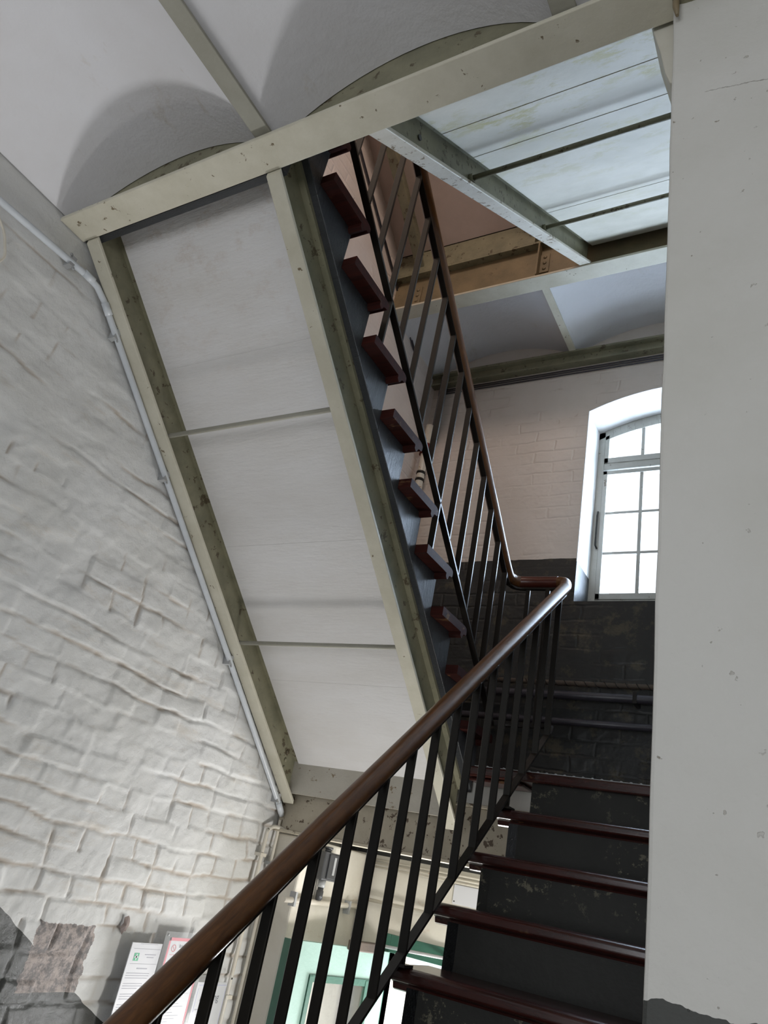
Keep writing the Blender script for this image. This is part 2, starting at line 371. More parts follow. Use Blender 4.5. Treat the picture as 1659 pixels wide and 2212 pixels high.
# wall behind the viewer with a window opening (daylight reaches the hall from there)
m=M().box(XW-.3,-1.9,-3.5,-3.2,-1.633,2.75).box(1.2,1.9,-3.5,-3.2,-1.633,2.75).box(-1.9,1.2,-3.5,-3.2,-1.633,-.75).box(-1.9,1.2,-3.5,-3.2,1.35,2.75)
o=mk('wall_rear',m,MAT['plaster']); tag(o,kind='structure',label='wall behind the viewer with a wide window opening')
o=mk('floor',M().box(XW-.3,1.9,-3.5,4.9,-1.633,-1.533),MAT['concrete']); tag(o,'grey screed floor of the entrance hall',kind='structure')
o=mk('ceiling',M().box(XW-.3,1.9,-.1,4.9,6.2,6.4),MAT['vault']); tag(o,kind='structure',label='ceiling over the top of the stairwell')
o=mk('wall_front',M().box(XW-.3,1.9,-.35,-.1,2.65,6.4),MAT['leftup']); tag(o,kind='structure',label='upper wall closing the stairwell')

def vaults(xs,y0,y1,zs_,rise,top,n=20,ysub=1):
    m=M()
    prof=[]
    for a,b,rz in xs:
        w=(b-a)/2; cx=(a+b)/2; R=(w*w+rz*rz)/(2*rz)
        for i in range(n+1):
            t_=-1+2*i/n; prof.append((cx+t_*w,zs_+math.sqrt(max(R*R-(t_*w)**2,0))-(R-rz)))
    k=len(prof)
    vs=[]
    for (x,z) in prof: vs+=[(x,y0,z),(x,y1,z),(x,y0,top),(x,y1,top)]
    for i in range(k-1):
        a_,b_=4*i,4*(i+1)
        if prof[i+1][0]-prof[i][0]<1e-6: continue
        m.f+=[(a_,b_,b_+1,a_+1)]; m.sm+=[True]
        m.f+=[(a_,a_+2,b_+2,b_),(a_+1,b_+1,b_+3,a_+3),(a_+2,a_+3,b_+3,b_+2)]; m.sm+=[False]*3
    m.v=vs
    # separate the flat faces from the smooth ones so that shading stays clean
    n0=len(m.v); m.v=m.v+m.v
    m.f=[tuple(q+n0 for q in f) if not sm_ else f for f,sm_ in zip(m.f,m.sm)]
    return m
vx=[(XW,-1.5275,.180),(-1.5275,-.495,.240),(-.495,.54,.23),(.54,1.6,.23)]
v=vaults(vx,-3.3,1.125,2.155,0,2.60)
o=mk('ceiling',v,MAT['vault'],autofix=False); tag(o,'white shallow barrel vaults between steel joists above the hall',kind='structure')
o=mk('ceiling',M().box(XW,1.6,-3.3,1.19,2.59,2.647),MAT['concrete']); tag(o,kind='structure',label='floor slab of the upper storey')

def ibeam_x(m,x0,x1,yc,z0,hgt,fw_=.12,ft=.016,web=.012):   # beam running along x
    m.box(x0,x1,yc-fw_/2,yc+fw_/2,z0,z0+ft).box(x0,x1,yc-web/2,yc+web/2,z0+ft,z0+hgt-ft).box(x0,x1,yc-fw_/2,yc+fw_/2,z0+hgt-ft,z0+hgt); return m
def joist(x,y0,y1,z0,label,w=.066,group=None):
    m=M().box(x-w/2,x+w/2,y0,y1,z0,z0+.014).box(x-.006,x+.006,y0,y1,z0+.014,z0+.10)
    o=mk('ceiling_joist',m,MAT['joist'],bevel=.003); tag(o,label,'joist',group); return o
joist(-1.5275,-3.2,1.125,2.142,'grey steel joist between the two white ceiling vaults above the hall')
joist(-.495,-3.2,1.125,2.142,'short end of steel joist showing at the top edge right of centre')
# floor beam across the opening
t_=thing('floor_beam','cream painted steel beam with flaking paint crossing the top of the picture','beam',(-1.4,1.125,2.12))
mk('bottom_flange',M().box(XW,-.20,1.065,1.188,2.12,2.137),MAT['beam'],t_,bevel=.003)
tag(mk('web',M().box(XW,-.20,1.128,1.14,2.137,2.46),MAT['olive'],t_),'ochre green web')
mk('top_flange',M().box(XW,-.20,1.13,1.188,2.46,2.477),MAT['beam'],t_)

# ------------------------------------------------------------------ stairs
K=.8172; R_=.19; G=.2325
ZL=.557
def tread_mesh(x0,x1,nose,dirn,zt,depth=.268,th=.040):
    # dirn=+1: nosing faces +y
    pr=[]
    y=lambda d: nose-dirn*d
    pr=[(y(depth),zt-th),(y(.062),zt-th),(y(.062),zt-th-.016),(y(.050),zt-th-.026),(y(.040),zt-th-.022),(y(.034),zt-th-.006),(y(.022),zt-th)]
    for i in range(0,7):
        a_=math.pi/2*i/6; pr.append((y(.012-.012*math.sin(a_)),zt-th+.012-.012*math.cos(a_)))
    for i in range(0,17):
        a_=math.pi/2*i/16; pr.append((y(.038-.038*math.cos(a_)),zt-.016+.016*math.sin(a_)))
    pr.append((y(depth),zt))
    return M().ex(pr,x0,x1)
def nail_step(parent,name,m,mat,deltas,bevel=0):
    a=mk(name,m,mat,parent,bevel=bevel)
    for d in deltas: inst(a,d,parent)
    return a
# flight 1 : rises away from the viewer on the right
f1=thing('stair_flight','lower flight of dark red wooden treads and grey risers rising away at the right','stair flight',(-.62,2.1,-1.533))
N1=10; XA,XB=-1.2,-.05
top_nose=3.26
base_n=top_nose-G*N1
ks=range(1,N1+1)     # k steps below the landing
nail_step(f1,'tread',tread_mesh(XA,XB,top_nose-G,-1,ZL-R_),MAT['tread'],[(0,-G*(k-1),-R_*(k-1)) for k in range(2,N1+1)])
def riser(x0,x1,nose,dirn,zb,zt): 
    ya=nose-dirn*.036; yb=nose-dirn*.056
    return M().box(x0,x1,min(ya,yb),max(ya,yb),zb,zt)
nail_step(f1,'riser',riser(-1.152,XB,top_nose,-1,ZL-R_-.002,ZL-.040),MAT['riser'],[(0,-G*k,-R_*k) for k in range(1,N1+1)])
nail_step(f1,'skirting',M().box(-.075,-.052,top_nose-G+.04,top_nose+.03,ZL-R_,ZL-R_+.09),MAT['riser'],[(0,-G*k,-R_*k) for k in range(1,N1)])
# sawtooth string board under the left tread ends
m=M()
for k in range(1,N1+1):
    nose=top_nose-G*k; zt=ZL-R_*k-.040; ya=nose+.036; yb=nose+G+.036
    bz=lambda y:-2.47+K*y
    m.ex([(ya,bz(ya)),(yb,bz(yb)),(yb,zt),(ya,zt)],-1.152,-1.112)
mk('string_board',m,MAT['board'],f1)
m=M().sl(.75,3.42,-2.69,K,-1.165,-1.105,0,.02).sl(.75,3.42,-2.69,K,-1.14,-1.13,.02,.20).sl(.75,3.42,-2.69,K,-1.165,-1.105,.20,.22)
mk('string_beam',m,MAT['olive'],f1)
mk('soffit_panel',M().sl(.9,3.40,-2.51,K,-1.13,XB,0,.025),MAT['soffit'],f1)

# flight 2 : comes back towards the viewer on the left, seen from below
f2=thing('stair_flight','upper flight on the left seen from below, white soffit between cream steel strings','stair flight',(-2.0,2.3,.4))
N2=11; n1y=3.485
tr=nail_step(f2,'tread',tread_mesh(XW+.01,-1.44,n1y,1,ZL+R_),MAT['tread2'],[(0,-G*(k-1),R_*(k-1)) for k in range(2,11)])
nail_step(f2,'riser',riser(XW+.01,-1.51,n1y,1,ZL,ZL+R_-.040),MAT['riser'],[(0,-G*k,R_*k) for k in range(1,N2)])
m=M()
for k in range(1,N2):
    nose=n1y-G*(k-1); zt=ZL+R_*k-.040; yb=nose-.034; ya=yb-G
    bz=lambda y:3.285-K*y
    m.ex([(ya,bz(ya)),(yb,bz(yb)),(yb,zt),(ya,zt)],-1.548,-1.50)
tag(mk('string_board',m,MAT['board'],f2,bevel=.003),'grey black sawtooth string board')
C2=3.08
def sloped_i(m,x0,x1,ya,yb,c,k,h=.20,ft=.020,web=.008):
    xc=(x0+x1)/2
    m.sl(ya,yb,c,k,x0,x1,0,ft); m.sl(ya,yb,c,k,xc-web/2,xc+web/2,ft,h-ft); m.sl(ya,yb,c,k,x0,x1,h-ft,h); return m
for a,b,lab in ((-1.592,-1.530,None),(-2.545,-2.476,None)):
    xc=(a+b)/2
    fl=mk('string_beam',M().sl(1.19,3.42,C2,-K,a,b,0,.020),MAT['beam'],f2,bevel=.003)
    wb=mk('web',M().sl(1.19,3.42,C2,-K,xc-.005,xc+.005,.020,.182).sl(1.19,3.42,C2,-K,a,b,.182,.204),MAT['olive'],fl)
    tag(wb,'olive green web')
    for (yy,dz) in ((3.30,.06),(3.30,.10),(3.30,.14)):
        mk('rivet',M().dome((xc+.006,yy,C2-K*yy+dz),.012,(1,0,0)),MAT['olive'],fl)
tag(mk('gap_shade',M().box(-2.54,-1.53,1.195,1.225,2.13,2.60),MAT['board'],f2),'dark board added as shade in the gap behind the beam')  # added dark board standing in for the shade between beam and soffit
mk('soffit_panel',M().sl(1.255,3.385,C2,-K,-2.478,-1.592,.172,.190),MAT['soffit'],f2)
for yy in (1.745,2.42,3.0):
    mk('soffit_batten',M().sl(yy-.022,yy+.022,C2,-K,-2.478,-1.592,.1710,.174),MAT['soffit'],f2,bevel=.0015)
for yy in (1.866,2.69):
    zz=C2+.030-K*yy
    rod=mk('tie_rod',M().tube([(-2.508,yy,zz),(-1.562,yy,zz)],.0105,10),MAT['joist'],f2)
    nut=M().tube([(-2.505,yy,zz),(-2.492,yy,zz)],.018,6); mk('nut',nut,MAT['olive'],rod)
    mk('nut',M().tube([(-1.555,yy,zz),(-1.54,yy,zz)],.018,6),MAT['olive'],rod)

# half landing
ld=thing('stair_landing','half landing with dark floor and flaking cream edge beam below the window','landing',(-1.3,3.8,.15))
mk('edge_beam',M().box(XW,-.05,3.415,3.505,.145,.160).box(XW,-.05,3.455,3.467,.160,.40).box(XW,-.05,3.43,3.49,.40,.415),MAT['landbeam'],ld,bevel=.003)
mk('fascia',M().box(XW+.02,-1.60,3.385,3.408,.335,.520),MAT['fascia'],ld)
mk('slab',M().box(XW+.03,-.05,3.468,YF,.20,.517),MAT['plaster'],ld)
mk('floor_boards',M().box(-1.46,-.05,3.30,3.47,.517,ZL).box(XW+.03,-.05,3.47,YF,.517,ZL),MAT['tread'],ld)
mk('nosing',M().box(-1.46,-.05,3.262,3.300,.515,ZL).box(-1.46,-1.20,3.30,3.46,.50,.515),MAT['tread'],ld,bevel=.012)
st_=mk('anti_slip_strip',M().box(-1.42,-.06,3.266,3.284,ZL,ZL+.003),MAT['brass'],ld)
s0=mk('stud',M().dome((-1.40,3.272,ZL+.003),.007,(0,0,1),6),MAT['brass'],st_)
for i in range(1,34): inst(s0,(i*.0395,0,0),st_)

# flight 3 : rises away at the upper right, seen from below
K3=.713
f3=thing('stair_flight','white panelled underside of the next flight rising at the upper right','stair flight',(-.6,2.2,2.12))
C3=2.12-K3*1.18
fl=mk('string_beam',M().sl(1.185,3.31,C3,K3,-1.175,-1.108,0,.020),MAT['beamflake'],f3,bevel=.003)
tag(mk('web',M().sl(1.185,3.31,C3,K3,-1.146,-1.137,.020,.17).sl(1.185,3.31,C3,K3,-1.175,-1.108,.17,.19),MAT['olive'],fl),'olive green web')
mk('soffit_panel',M().sl(1.20,3.30,C3,K3,-1.108,-.05,.150,.168),MAT['soffit3'],f3)
for yy in (1.49,1.735,2.55):
    mk('soffit_batten',M().sl(yy,yy+.03,C3,K3,-1.108,-.05,.1475,.151),MAT['soffit3'],f3,bevel=.003)
for yy in (1.783,2.578):
    zz=C3+K3*yy+.055
    rod=mk('tie_rod',M().tube([(-1.15,yy,zz),(-.05,yy,zz)],.0115,10),MAT['olive'],f3)
    mk('nut',M().tube([(-1.136,yy,zz),(-1.118,yy,zz)],.019,6),MAT['olive'],rod)
hl=M().disc((-1.137,1.40,C3+K3*1.40+.09),.011,(1,0,0),.006)
mk('bolt_head',hl,MAT['blackbox'],f3)
mk('treads_above',M().sl(1.2,3.4,C3,K3,-1.20,-.05,.205,.24),MAT['riser'],f3)

# upper half landing (bright vaults seen far above)
ul=thing('stair_landing','upper half landing with two small white vaults on cream steel beams','landing',(-1.3,3.8,3.62))
eb=mk('edge_beam',M().box(XW,-.05,3.30,3.42,3.620,3.637),MAT['beam'],ul,bevel=.003)
tag(mk('web',M().box(XW,-.05,3.354,3.366,3.637,3.93),MAT['ochre'],eb),'ochre web')
mk('top_flange',M().box(XW,-.05,3.30,3.42,3.93,3.947),MAT['olive'],eb)
mk('fascia',M().box(XW,-1.50,3.30,3.325,3.948,4.14),MAT['olive'],ul)
bk=M().box(-1.47,-1.46,3.30,3.36,3.65,3.93).box(-1.46,-1.40,3.345,3.354,3.70,3.86)
br=mk('bracket',bk,MAT['ochre'],ul)
for zz in (3.73,3.78,3.83): mk('rivet',M().dome((-1.43,3.344,zz),.013,(0,-1,0)),MAT['ochre'],br)
bk=M().box(-2.40,-2.34,3.345,3.354,3.68,3.84)
br=mk('bracket',bk,MAT['ochre'],ul); 
for zz in (3.71,3.76,3.81): mk('rivet',M().dome((-2.37,3.344,zz),.013,(0,-1,0)),MAT['ochre'],br)
uv_=vaults([(XW,-1.435,.16),(-1.435,-.30,.16),(-.30,-.05,.03)],3.367,YF,3.66,0,3.95)
mk('vault',uv_,MAT['vault'],ul,autofix=False)
mk('joist',M().box(-1.458,-1.412,3.41,YF,3.625,3.640).box(-1.439,-1.431,3.41,YF,3.64,3.76),MAT['beam'],ul)
mk('slab',M().box(XW,-.05,3.37,YF,3.94,4.05),MAT['concrete'],ul)
mk('wall_beam',M().box(XW,-.05,4.055,YF,3.615,3.632).box(XW,-.05,4.10,4.112,3.56,3.66).box(XW,-.05,4.085,YF,3.545,3.56),MAT['olive'],ul,bevel=.003)

# flight 4 : soffit high up on the left
K4=.70; C4=6.30
f4=thing('stair_flight','brownish soffit of the topmost flight high on the left','stair flight',(-2.0,2.5,4.5))
for a,b in ((-2.40,-2.335),(-1.50,-1.44)):
    xc=(a+b)/2
    fl=mk('string_beam',M().sl(.55,3.36,C4,-K4,a,b,0,.02),MAT['olive'],f4)
    mk('web',M().sl(.55,3.36,C4,-K4,xc-.005,xc+.005,.02,.18).sl(.55,3.36,C4,-K4,a,b,.18,.20),MAT['olive'],fl)
mk('soffit_panel',M().sl(.55,3.30,C4,-K4,XW,-1.46,.16,.18),MAT['soffit4'],f4)
mk('tie_rod',M().tube([(-2.37,2.3,C4-K4*2.3+.04),(-1.47,2.3,C4-K4*2.3+.04)],.012,10),MAT['ochre'],f4)
mk('riser',M().sl(.5,3.4,C4,-K4,XW,-1.40,.22,.26),MAT['riser'],f4)

# ------------------------------------------------------------------ railing (one continuous welded rail round the stair eye)
rl=thing('stair_railing','black iron stair railing with round brown wooden handrail turning round the stair eye','railing',(-1.33,3.5,.6))
HC1=-1.346; HX1=-1.17; HC2=4.475; HX2=-1.475
def smooth(pts,n=8):
    P=[Vector(p) for p in pts]; out=[]
    for i in range(len(P)-1):
        p0=P[max(i-1,0)];p1=P[i];p2=P[i+1];p3=P[min(i+2,len(P)-1)]
        for k in range(n):
            t=k/n; out.append(.5*((2*p1)+(-p0+p2)*t+(2*p0-5*p1+4*p2-p3)*t*t+(-p0+3*p1-3*p2+p3)*t*t*t))
    out.append(P[-1]); return out
z1=lambda y:HC1+K*y
z2=lambda y:HC2-K*y
lower=[(HX1,.70+i*(3.50-.70)/8,z1(.70+i*(3.50-.70)/8)) for i in range(9)]
turn1=[(HX1-.001,3.555,z1(3.555)+.002),(HX1-.016,3.592,1.600),(HX1-.055,3.602,1.612)]
land=[(HX1-.12,3.600,1.612),(HX2+.10,3.595,1.612)]
turn2=[(HX2+.040,3.585,1.610),(HX2+.008,3.545,1.612)]
upper=[(HX2,3.47-i*(3.47-1.25)/8,z2(3.47-i*(3.47-1.25)/8)) for i in range(9)]
mk('handrail',M().tube(smooth(lower+turn1),.0315,20),MAT['rail'],rl)
tag(mk('handrail',M().tube(smooth([turn1[-1]]+land+[turn2[0]]),.0315,20),MAT['railland'],rl),'dark red turned piece of handrail over the landing')
mk('handrail',M().tube(smooth(turn2+upper),.0315,20),MAT['rail'],rl)
# flat iron under the handrail
def low(pts,d): return [(p[0],p[1],p[2]-d) for p in pts]
allp=smooth(lower+turn1+land+turn2+upper,6)
mk('top_bar',M().strip([tuple(p+Vector((0,0,-.041))) for p in allp],.009,.026),MAT['iron'],rl)
BC1=-2.077; BC2=3.690
b1=lambda y:BC1+K*y
b2=lambda y:BC2-K*y
bp=[(HX1,.72,b1(.72)),(HX1,2.2,b1(2.2)),(HX1,3.48,b1(3.48))]
bt=smooth([(HX1,3.50,b1(3.50)),(HX1-.020,3.575,.835),(HX1-.07,3.592,.83),(-1.39,3.590,.825),(HX2+.03,3.575,.82),(HX2,3.535,b2(3.535)+.01),],6)
bq=[(HX2,3.50,b2(3.50)),(HX2,2.4,b2(2.4)),(HX2,1.25,b2(1.25))]
mk('bottom_bar',M().strip(bp+[tuple(p) for p in bt]+bq,.010,.030),MAT['iron'],rl)
hh=.747-.045
def bal(x,y,zb,zt,w=.036,t=.010): return M().box(x-t/2,x+t/2,y-w/2,y+w/2,zb,zt)
y0=1.760-.1435*6
b0=None
BW,BT=.015,.0055
for k in range(0,19):
    y=y0+.1435*k; zb=b1(y)-.001; zt=z1(y)-.038
    if b0 is None:
        b0=mk('baluster',M().ex([(y-BT,zb-.004),(y+BT,zb+.004),(y+BT,zt+.004),(y-BT,zt-.004)],HX1-BW,HX1+BW),MAT['iron'],rl,bevel=.002,seg=1); ya=y
    else: inst(b0,(0,y-ya,K*(y-ya)),rl)
for x in (-1.275,-1.385):
    mk('baluster',M().box(x-.012,x+.012,3.588,3.600,.83,1.575),MAT['iron'],rl,bevel=.002,seg=1)
b0=None
for k in range(0,16):
    y=3.456-.1425*k; zb=b2(y)-.001; zt=z2(y)-.038
    if b0 is None:
        b0=mk('baluster',M().ex([(y-BT,zb+.004),(y+BT,zb-.004),(y+BT,zt-.004),(y-BT,zt+.004)],HX2-BW,HX2+BW),MAT['iron'],rl,bevel=.002,seg=1); ya=y
    else: inst(b0,(0,y-ya,-K*(y-ya)),rl)
# feet that stand on the treads
for y in (1.760-.1435,1.760+.1435*4,1.760+.1435*9):
    kk=math.floor((top_nose-y)/G)+1; zt=ZL-R_*kk
    ft=mk('foot',M().box(HX1-BW,HX1+BW,y-BT,y+BT,zt,b1(y)+.005),MAT['iron'],rl,bevel=.0015,seg=1)
    mk('foot_plate',M().box(HX1-.022,HX1+.030,y-.03,y+.03,zt,zt+.008),MAT['iron'],ft)
for y in (1.19,1.9,2.60):
    kk=math.floor((n1y-y)/G)+1; zt=ZL+R_*kk
    mk('foot',M().box(HX2-BW,HX2+BW,y-BT,y+BT,zt,b2(y)+.005),MAT['iron'],rl,bevel=.0015,seg=1)

# ------------------------------------------------------------------ window
win=thing('window_1','arched twelve-pane window with grey wooden frame and blown out daylight','window',(-.72,4.49,1.73))
del win['category']; win['kind']='structure'
yA,yB=4.44,4.49
def arc(x,hx0,hx1,hs,rise):
    cx=(hx0+hx1)/2; w=(hx1-hx0)/2; R=(w*w+rise*rise)/(2*rise); return hs+math.sqrt(max(R*R-(x-cx)**2,0))-(R-rise)
fr=M().box(-1.31,-1.262,yA,yB+.02,1.73,3.15).box(-.178,-.13,yA,yB+.02,1.73,3.15).box(-1.262,-.178,yA,yB+.02,1.73,1.86).box(-1.262,-.178,yA,yB+.02,2.835,2.885)
n=24
for i in range(n):
    xa=-1.31+1.18*i/n; xb=-1.31+1.18*(i+1)/n
    oa,ob=arc(xa,-1.31,-.13,3.14,.125),arc(xb,-1.31,-.13,3.14,.125)
    fr.ey([(xa,oa-.055),(xb,ob-.055),(xb,ob+.0),(xa,oa+.0)],yA,yB+.02)
mk('window_frame',fr,MAT['winframe'],win,bevel=.003)
def sash(x0,x1,z0,z1,rows,name='casement',archtop=False):
    m=M(); s=.030
    m.box(x0,x0+s,yA-.006,yB-.01,z0,z1).box(x1-s,x1,yA-.006,yB-.01,z0,z1).box(x0,x1,yA-.006,yB-.01,z0,z0+s+.012)
    if not archtop: m.box(x0,x1,yA-.006,yB-.01,z1-s,z1)
    else:
        nn=10
        for i in range(nn):
            xa=x0+(x1-x0)*i/nn; xb=x0+(x1-x0)*(i+1)/nn
            a=arc(xa,-1.31,-.13,3.14,.125)-.05; b=arc(xb,-1.31,-.13,3.14,.125)-.05
            m.ey([(xa,a-.035),(xb,b-.035),(xb,b),(xa,a)],yA-.006,yB-.01)
    o=mk(name,m,MAT['winframe'],win,bevel=.003)
    mm=M(); xm=(x0+x1)/2
    zt=z1 if not archtop else arc(xm,-1.31,-.13,3.14,.125)-.05
    mm.box(xm-.011,xm+.011,yA+.004,yB-.018,z0,zt)
    for j in range(1,rows):
        zz=z0+s+(z1-z0-2*s)*j/rows; mm.box(x0+s,x1-s,yA+.006,yB-.020,zz-.009,zz+.009)
    mk('glazing_bar',mm,MAT['winframe'],o)
    mk('pane',M().box(x0+.01,x1-.01,yB-.032,yB-.028,z0+.01,(z1-.01) if not archtop else z1+.0),MAT['glass'],o)
sash(-1.262,-.745,1.86,2.82,3); sash(-.695,-.178,1.86,2.82,3)
sash(-1.262,-.745,2.885,3.12,1,'fanlight',True); sash(-.695,-.178,2.885,3.12,1,'fanlight',True)
mk('mullion',M().box(-.745,-.695,yA-.012,yB,1.86,3.21),MAT['winframe'],win)
mk('casement_stay',M().tube([(-1.278,yA-.006,2.50),(-1.278,yA-.02,2.46),(-1.278,yA-.02,2.24),(-1.270,yA-.006,2.22)],.006,8),MAT['iron'],win)

# ------------------------------------------------------------------ pipes and cables
def pipe(name,pts,r,mat,label,cat,group=None,n=12,sm=0):
    o=mk(name,M().tube(smooth(pts,sm) if sm else pts,r,n),mat); tag(o,label,cat,group); return o
xc=XW+.026
cd=pipe('conduit',[(xc,.15,1.955),(xc,.853,1.965),(xc,1.255,1.985),(xc,1.31,1.978),(xc,1.365,1.945),(xc,1.40,1.915),(xc,1.956,1.459),(xc,2.706,.842),(xc,3.40,.262),(xc,3.435,.222)],.0140,MAT['galv'],'bright grey conduit on the left brick wall following the stair string','pipe')
for pa,pb in (((xc,1.235,1.986),(xc,1.285,1.985)),((xc,1.37,1.942),(xc,1.41,1.908)),((xc,3.38,.279),(xc,3.425,.235))): mk('sleeve',M().tube([pa,pb],.0165,12),MAT['galv'],cd)
for y,z in ((1.17,1.982),(1.475,1.855),(1.975,1.443),(2.72,.830),(3.36,.298)):
    c_=M().box(XW-.004,xc+.012,y-.011,y+.011,z-.022,z+.022).dome((xc+.006,y-.016,z+.024),.008,(1,0,0)).dome((xc+.006,y+.014,z-.024),.008,(1,0,0))
    mk('pipe_clip',c_,MAT['brass'],cd)
pipe('cable',[(XW+.012,.60,1.93),(XW+.012,.82,1.925),(XW+.012,.895,1.89),(XW+.012,.93,1.84),(XW+.012,.95,1.79),(XW+.012,.93,1.74)],.005,MAT['whitepipe'],'thin painted cable looping on the left wall under the conduit','cable',sm=5)
p1=pipe('pipe',[(XW+.02,3.44,.20),(XW+.02,3.442,.16),(XW+.022,3.44,.10),(XW+.022,3.44,-.5),(XW+.022,3.44,-1.5)],.008,MAT['whitepipe'],'thin painted pipe running down the corner from the conduit end','pipe',sm=4)
p2=pipe('pipe',[(XW+.06,3.455,.155),(XW+.03,3.40,.162),(XW+.022,3.36,.14),(XW+.022,3.350,.08),(XW+.022,3.345,-.5),(XW+.022,3.34,-1.5)],.010,MAT['whitepipe'],'painted pipe bending over beside the wall corner','pipe',sm=5)
for zz in (.02,-.60): mk('pipe_clip',M().box(XW-.004,XW+.036,3.325,3.372,zz-.008,zz+.008),MAT['whitepipe'],p2)
for zz in (-.01,): mk('pipe_clip',M().box(XW-.004,XW+.034,3.420,3.460,zz-.008,zz+.008),MAT['brass'],p1)
XP=-2.38
hp=pipe('pipe',[(XP+.018,3.36,-.150),(XP+.018,3.9,-.138),(XP+.018,4.09,-.130)],.014,MAT['whitepipe'],'thick white horizontal pipe on the wall above the green door leaf','pipe')
for y in (3.44,3.97): mk('pipe_clip',M().box(XP,XP+.036,y-.008,y+.008,-.175,-.110),MAT['brass'],hp)
pipe('pipe',[(XP+.05,4.12,-.085),(-.9,4.125,-.085)],.009,MAT['whitepipe'],'thin white pipe along the far hall wall above the doorway','pipe')
pipe('drain_pipe',[(XP+.03,4.11,.14),(XP+.03,4.11,-1.5)],.022,MAT['whitepipe'],'vertical cream pipe in the hall corner behind the railing','pipe')
for i,zz in enumerate((.125,.105,.088)):
    pipe('cable',[(XP+.02,4.13,zz),(-1.0,4.13,zz)],.0055,MAT['whitepipe'],'parallel painted cables high on the hall wall under the landing','cable','cables under the landing beam')
# heating pipes along the far wall
h1=pipe('heating_pipe',[(XW+.1,4.07,1.130),(-.08,4.07,1.130)],.024,MAT['darkpipe'],'thick dark heating pipe, the middle one on the dado wall','pipe')
for x in (-.9,-2.0): mk('pipe_clip',M().box(x-.01,x+.01,4.04,YF,1.10,1.16),MAT['iron'],h1)
h2=pipe('heating_pipe',[(XW+.1,4.09,1.205),(-.08,4.09,1.205)],.015,MAT['wrap'],'lagged brown pipe with spiral binding, the uppermost on the dado wall','pipe')
tw=M(); pts=[]
for i in range(600):
    a=i*.42; pts.append((-2.4+i*.0038,4.09+.0155*math.cos(a),1.205+.0155*math.sin(a)))
mk('binding',M().tube(pts,.0025,5),MAT['iron'],h2)
pipe('heating_pipe',[(XW+.1,4.08,.985),(-.08,4.08,.985)],.020,MAT['darkpipe'],'dark heating pipe, the lowest of the three on the dado wall','pipe')
vp=pipe('heating_riser',[(-2.47,4.13,3.02),(-2.485,4.11,3.04),(-2.49,4.07,3.02),(-2.49,4.06,2.95),(-2.49,4.06,.60)],.030,MAT['whitepipe'],'vertical lagged pipe with red collar in the corner of the half landing','pipe',sm=4)
tag(mk('collar',M().tube([(-2.49,4.06,2.96),(-2.49,4.06,2.87)],[.036,.042],14),MAT['red'],vp),'dark red collar')
mk('band',M().tube([(-2.49,4.06,2.72),(-2.49,4.06,2.70)],.034,14).tube([(-2.49,4.06,2.66),(-2.49,4.06,2.64)],.034,14),MAT['iron'],vp)
pipe('drain_pipe',[(-2.45,4.08,3.60),(-2.45,4.08,3.05)],.028,MAT['darkpipe'],'dark vertical pipe end above the red collar','pipe')
for i,(dz,dy) in enumerate(((0,0),(.022,0))):
    pipe('cable',[(XW+.010,1.3,6.22-K4*1.3+dz),(XW+.010,3.75,6.22-K4*3.75+dz)],.005,MAT['darkpipe'],'thin dark cables climbing the upper left wall','cable','cables on the upper left wall')
for i,dz in enumerate((0,.020,.038)):
    pipe('cable',[(XW+.05,YF-.010,3.485+dz),(-.1,YF-.010,3.485+dz)],.005,MAT['darkpipe'],'thin dark cables running under the wall beam on the far wall','cable','cables on the far wall')

# black switch box with cable glands
sb=thing('switch_box','dark grey switch box with cable glands on the white wall behind the balusters','switch',(XP,3.67,-.035))
mk('housing',M().box(XP,XP+.055,3.60,3.755,-.035,.100),MAT['blackbox'],sb,bevel=.006)
mk('cover',M().box(XP+.055,XP+.064,3.635,3.745,-.025,.092),MAT['blackbox'],sb,bevel=.003)
tag(mk('label_strip',M().box(XP+.064,XP+.066,3.675,3.695,-.005,.080),MAT['brass'],sb),'pale label strip')
mk('cable_gland',M().tube([(XP+.03,3.65,-.035),(XP+.03,3.65,-.07)],.020,10),MAT['brass'],sb)
mk('cable_gland',M().tube([(XP+.03,3.65,-.07),(XP+.03,3.65,-.13)],.015,10).tube([(XP+.03,3.65,-.085),(XP+.03,3.65,-.125)],.019,8),MAT['blackbox'],sb)
mk('cable_entry',M().tube([(XP+.03,3.65,.10),(XP+.03,3.65,.115)],.018,10).tube([(XP+.03,3.65,.115),(XP+.03,3.65,.125)],.024,10),MAT['blackbox'],sb)

# ------------------------------------------------------------------ door
dr=thing('door_1','half open green glazed entrance door under the landing','door',(-2.15,4.15,-1.533))
del dr['category']; dr['kind']='structure'
mk('door_frame',M().box(DX0-.0,DX1,YF-.02,YF+.06,DZ,DZ+.085).box(DX0-.05,DX0,YF-.02,YF+.06,-1.533,DZ+.085).box(DX1,DX1+.05,YF-.02,YF+.06,-1.533,DZ+.085),MAT['green'],dr,bevel=.003)
A=Vector((-2.318,3.430,0)); B=Vector((-2.165,4.135,0)); d=(B-A).normalized(); nn=Vector((d.y,-d.x,0))
def leafbox(m,s0,s1,t0,t1,z0,z1):
    pts=[]
    for z in (z0,z1):
        for t_i in (t0,t1):
            for s in (s0,s1):
                p=A+d*s+nn*t_i; pts.append((p.x,p.y,z))
    m.add(pts,[(0,2,3,1),(4,5,7,6),(0,1,5,4),(2,6,7,3),(0,4,6,2),(1,3,7,5)]); return m
Ld=(B-A).length; TT=-.310
lf=M(); 
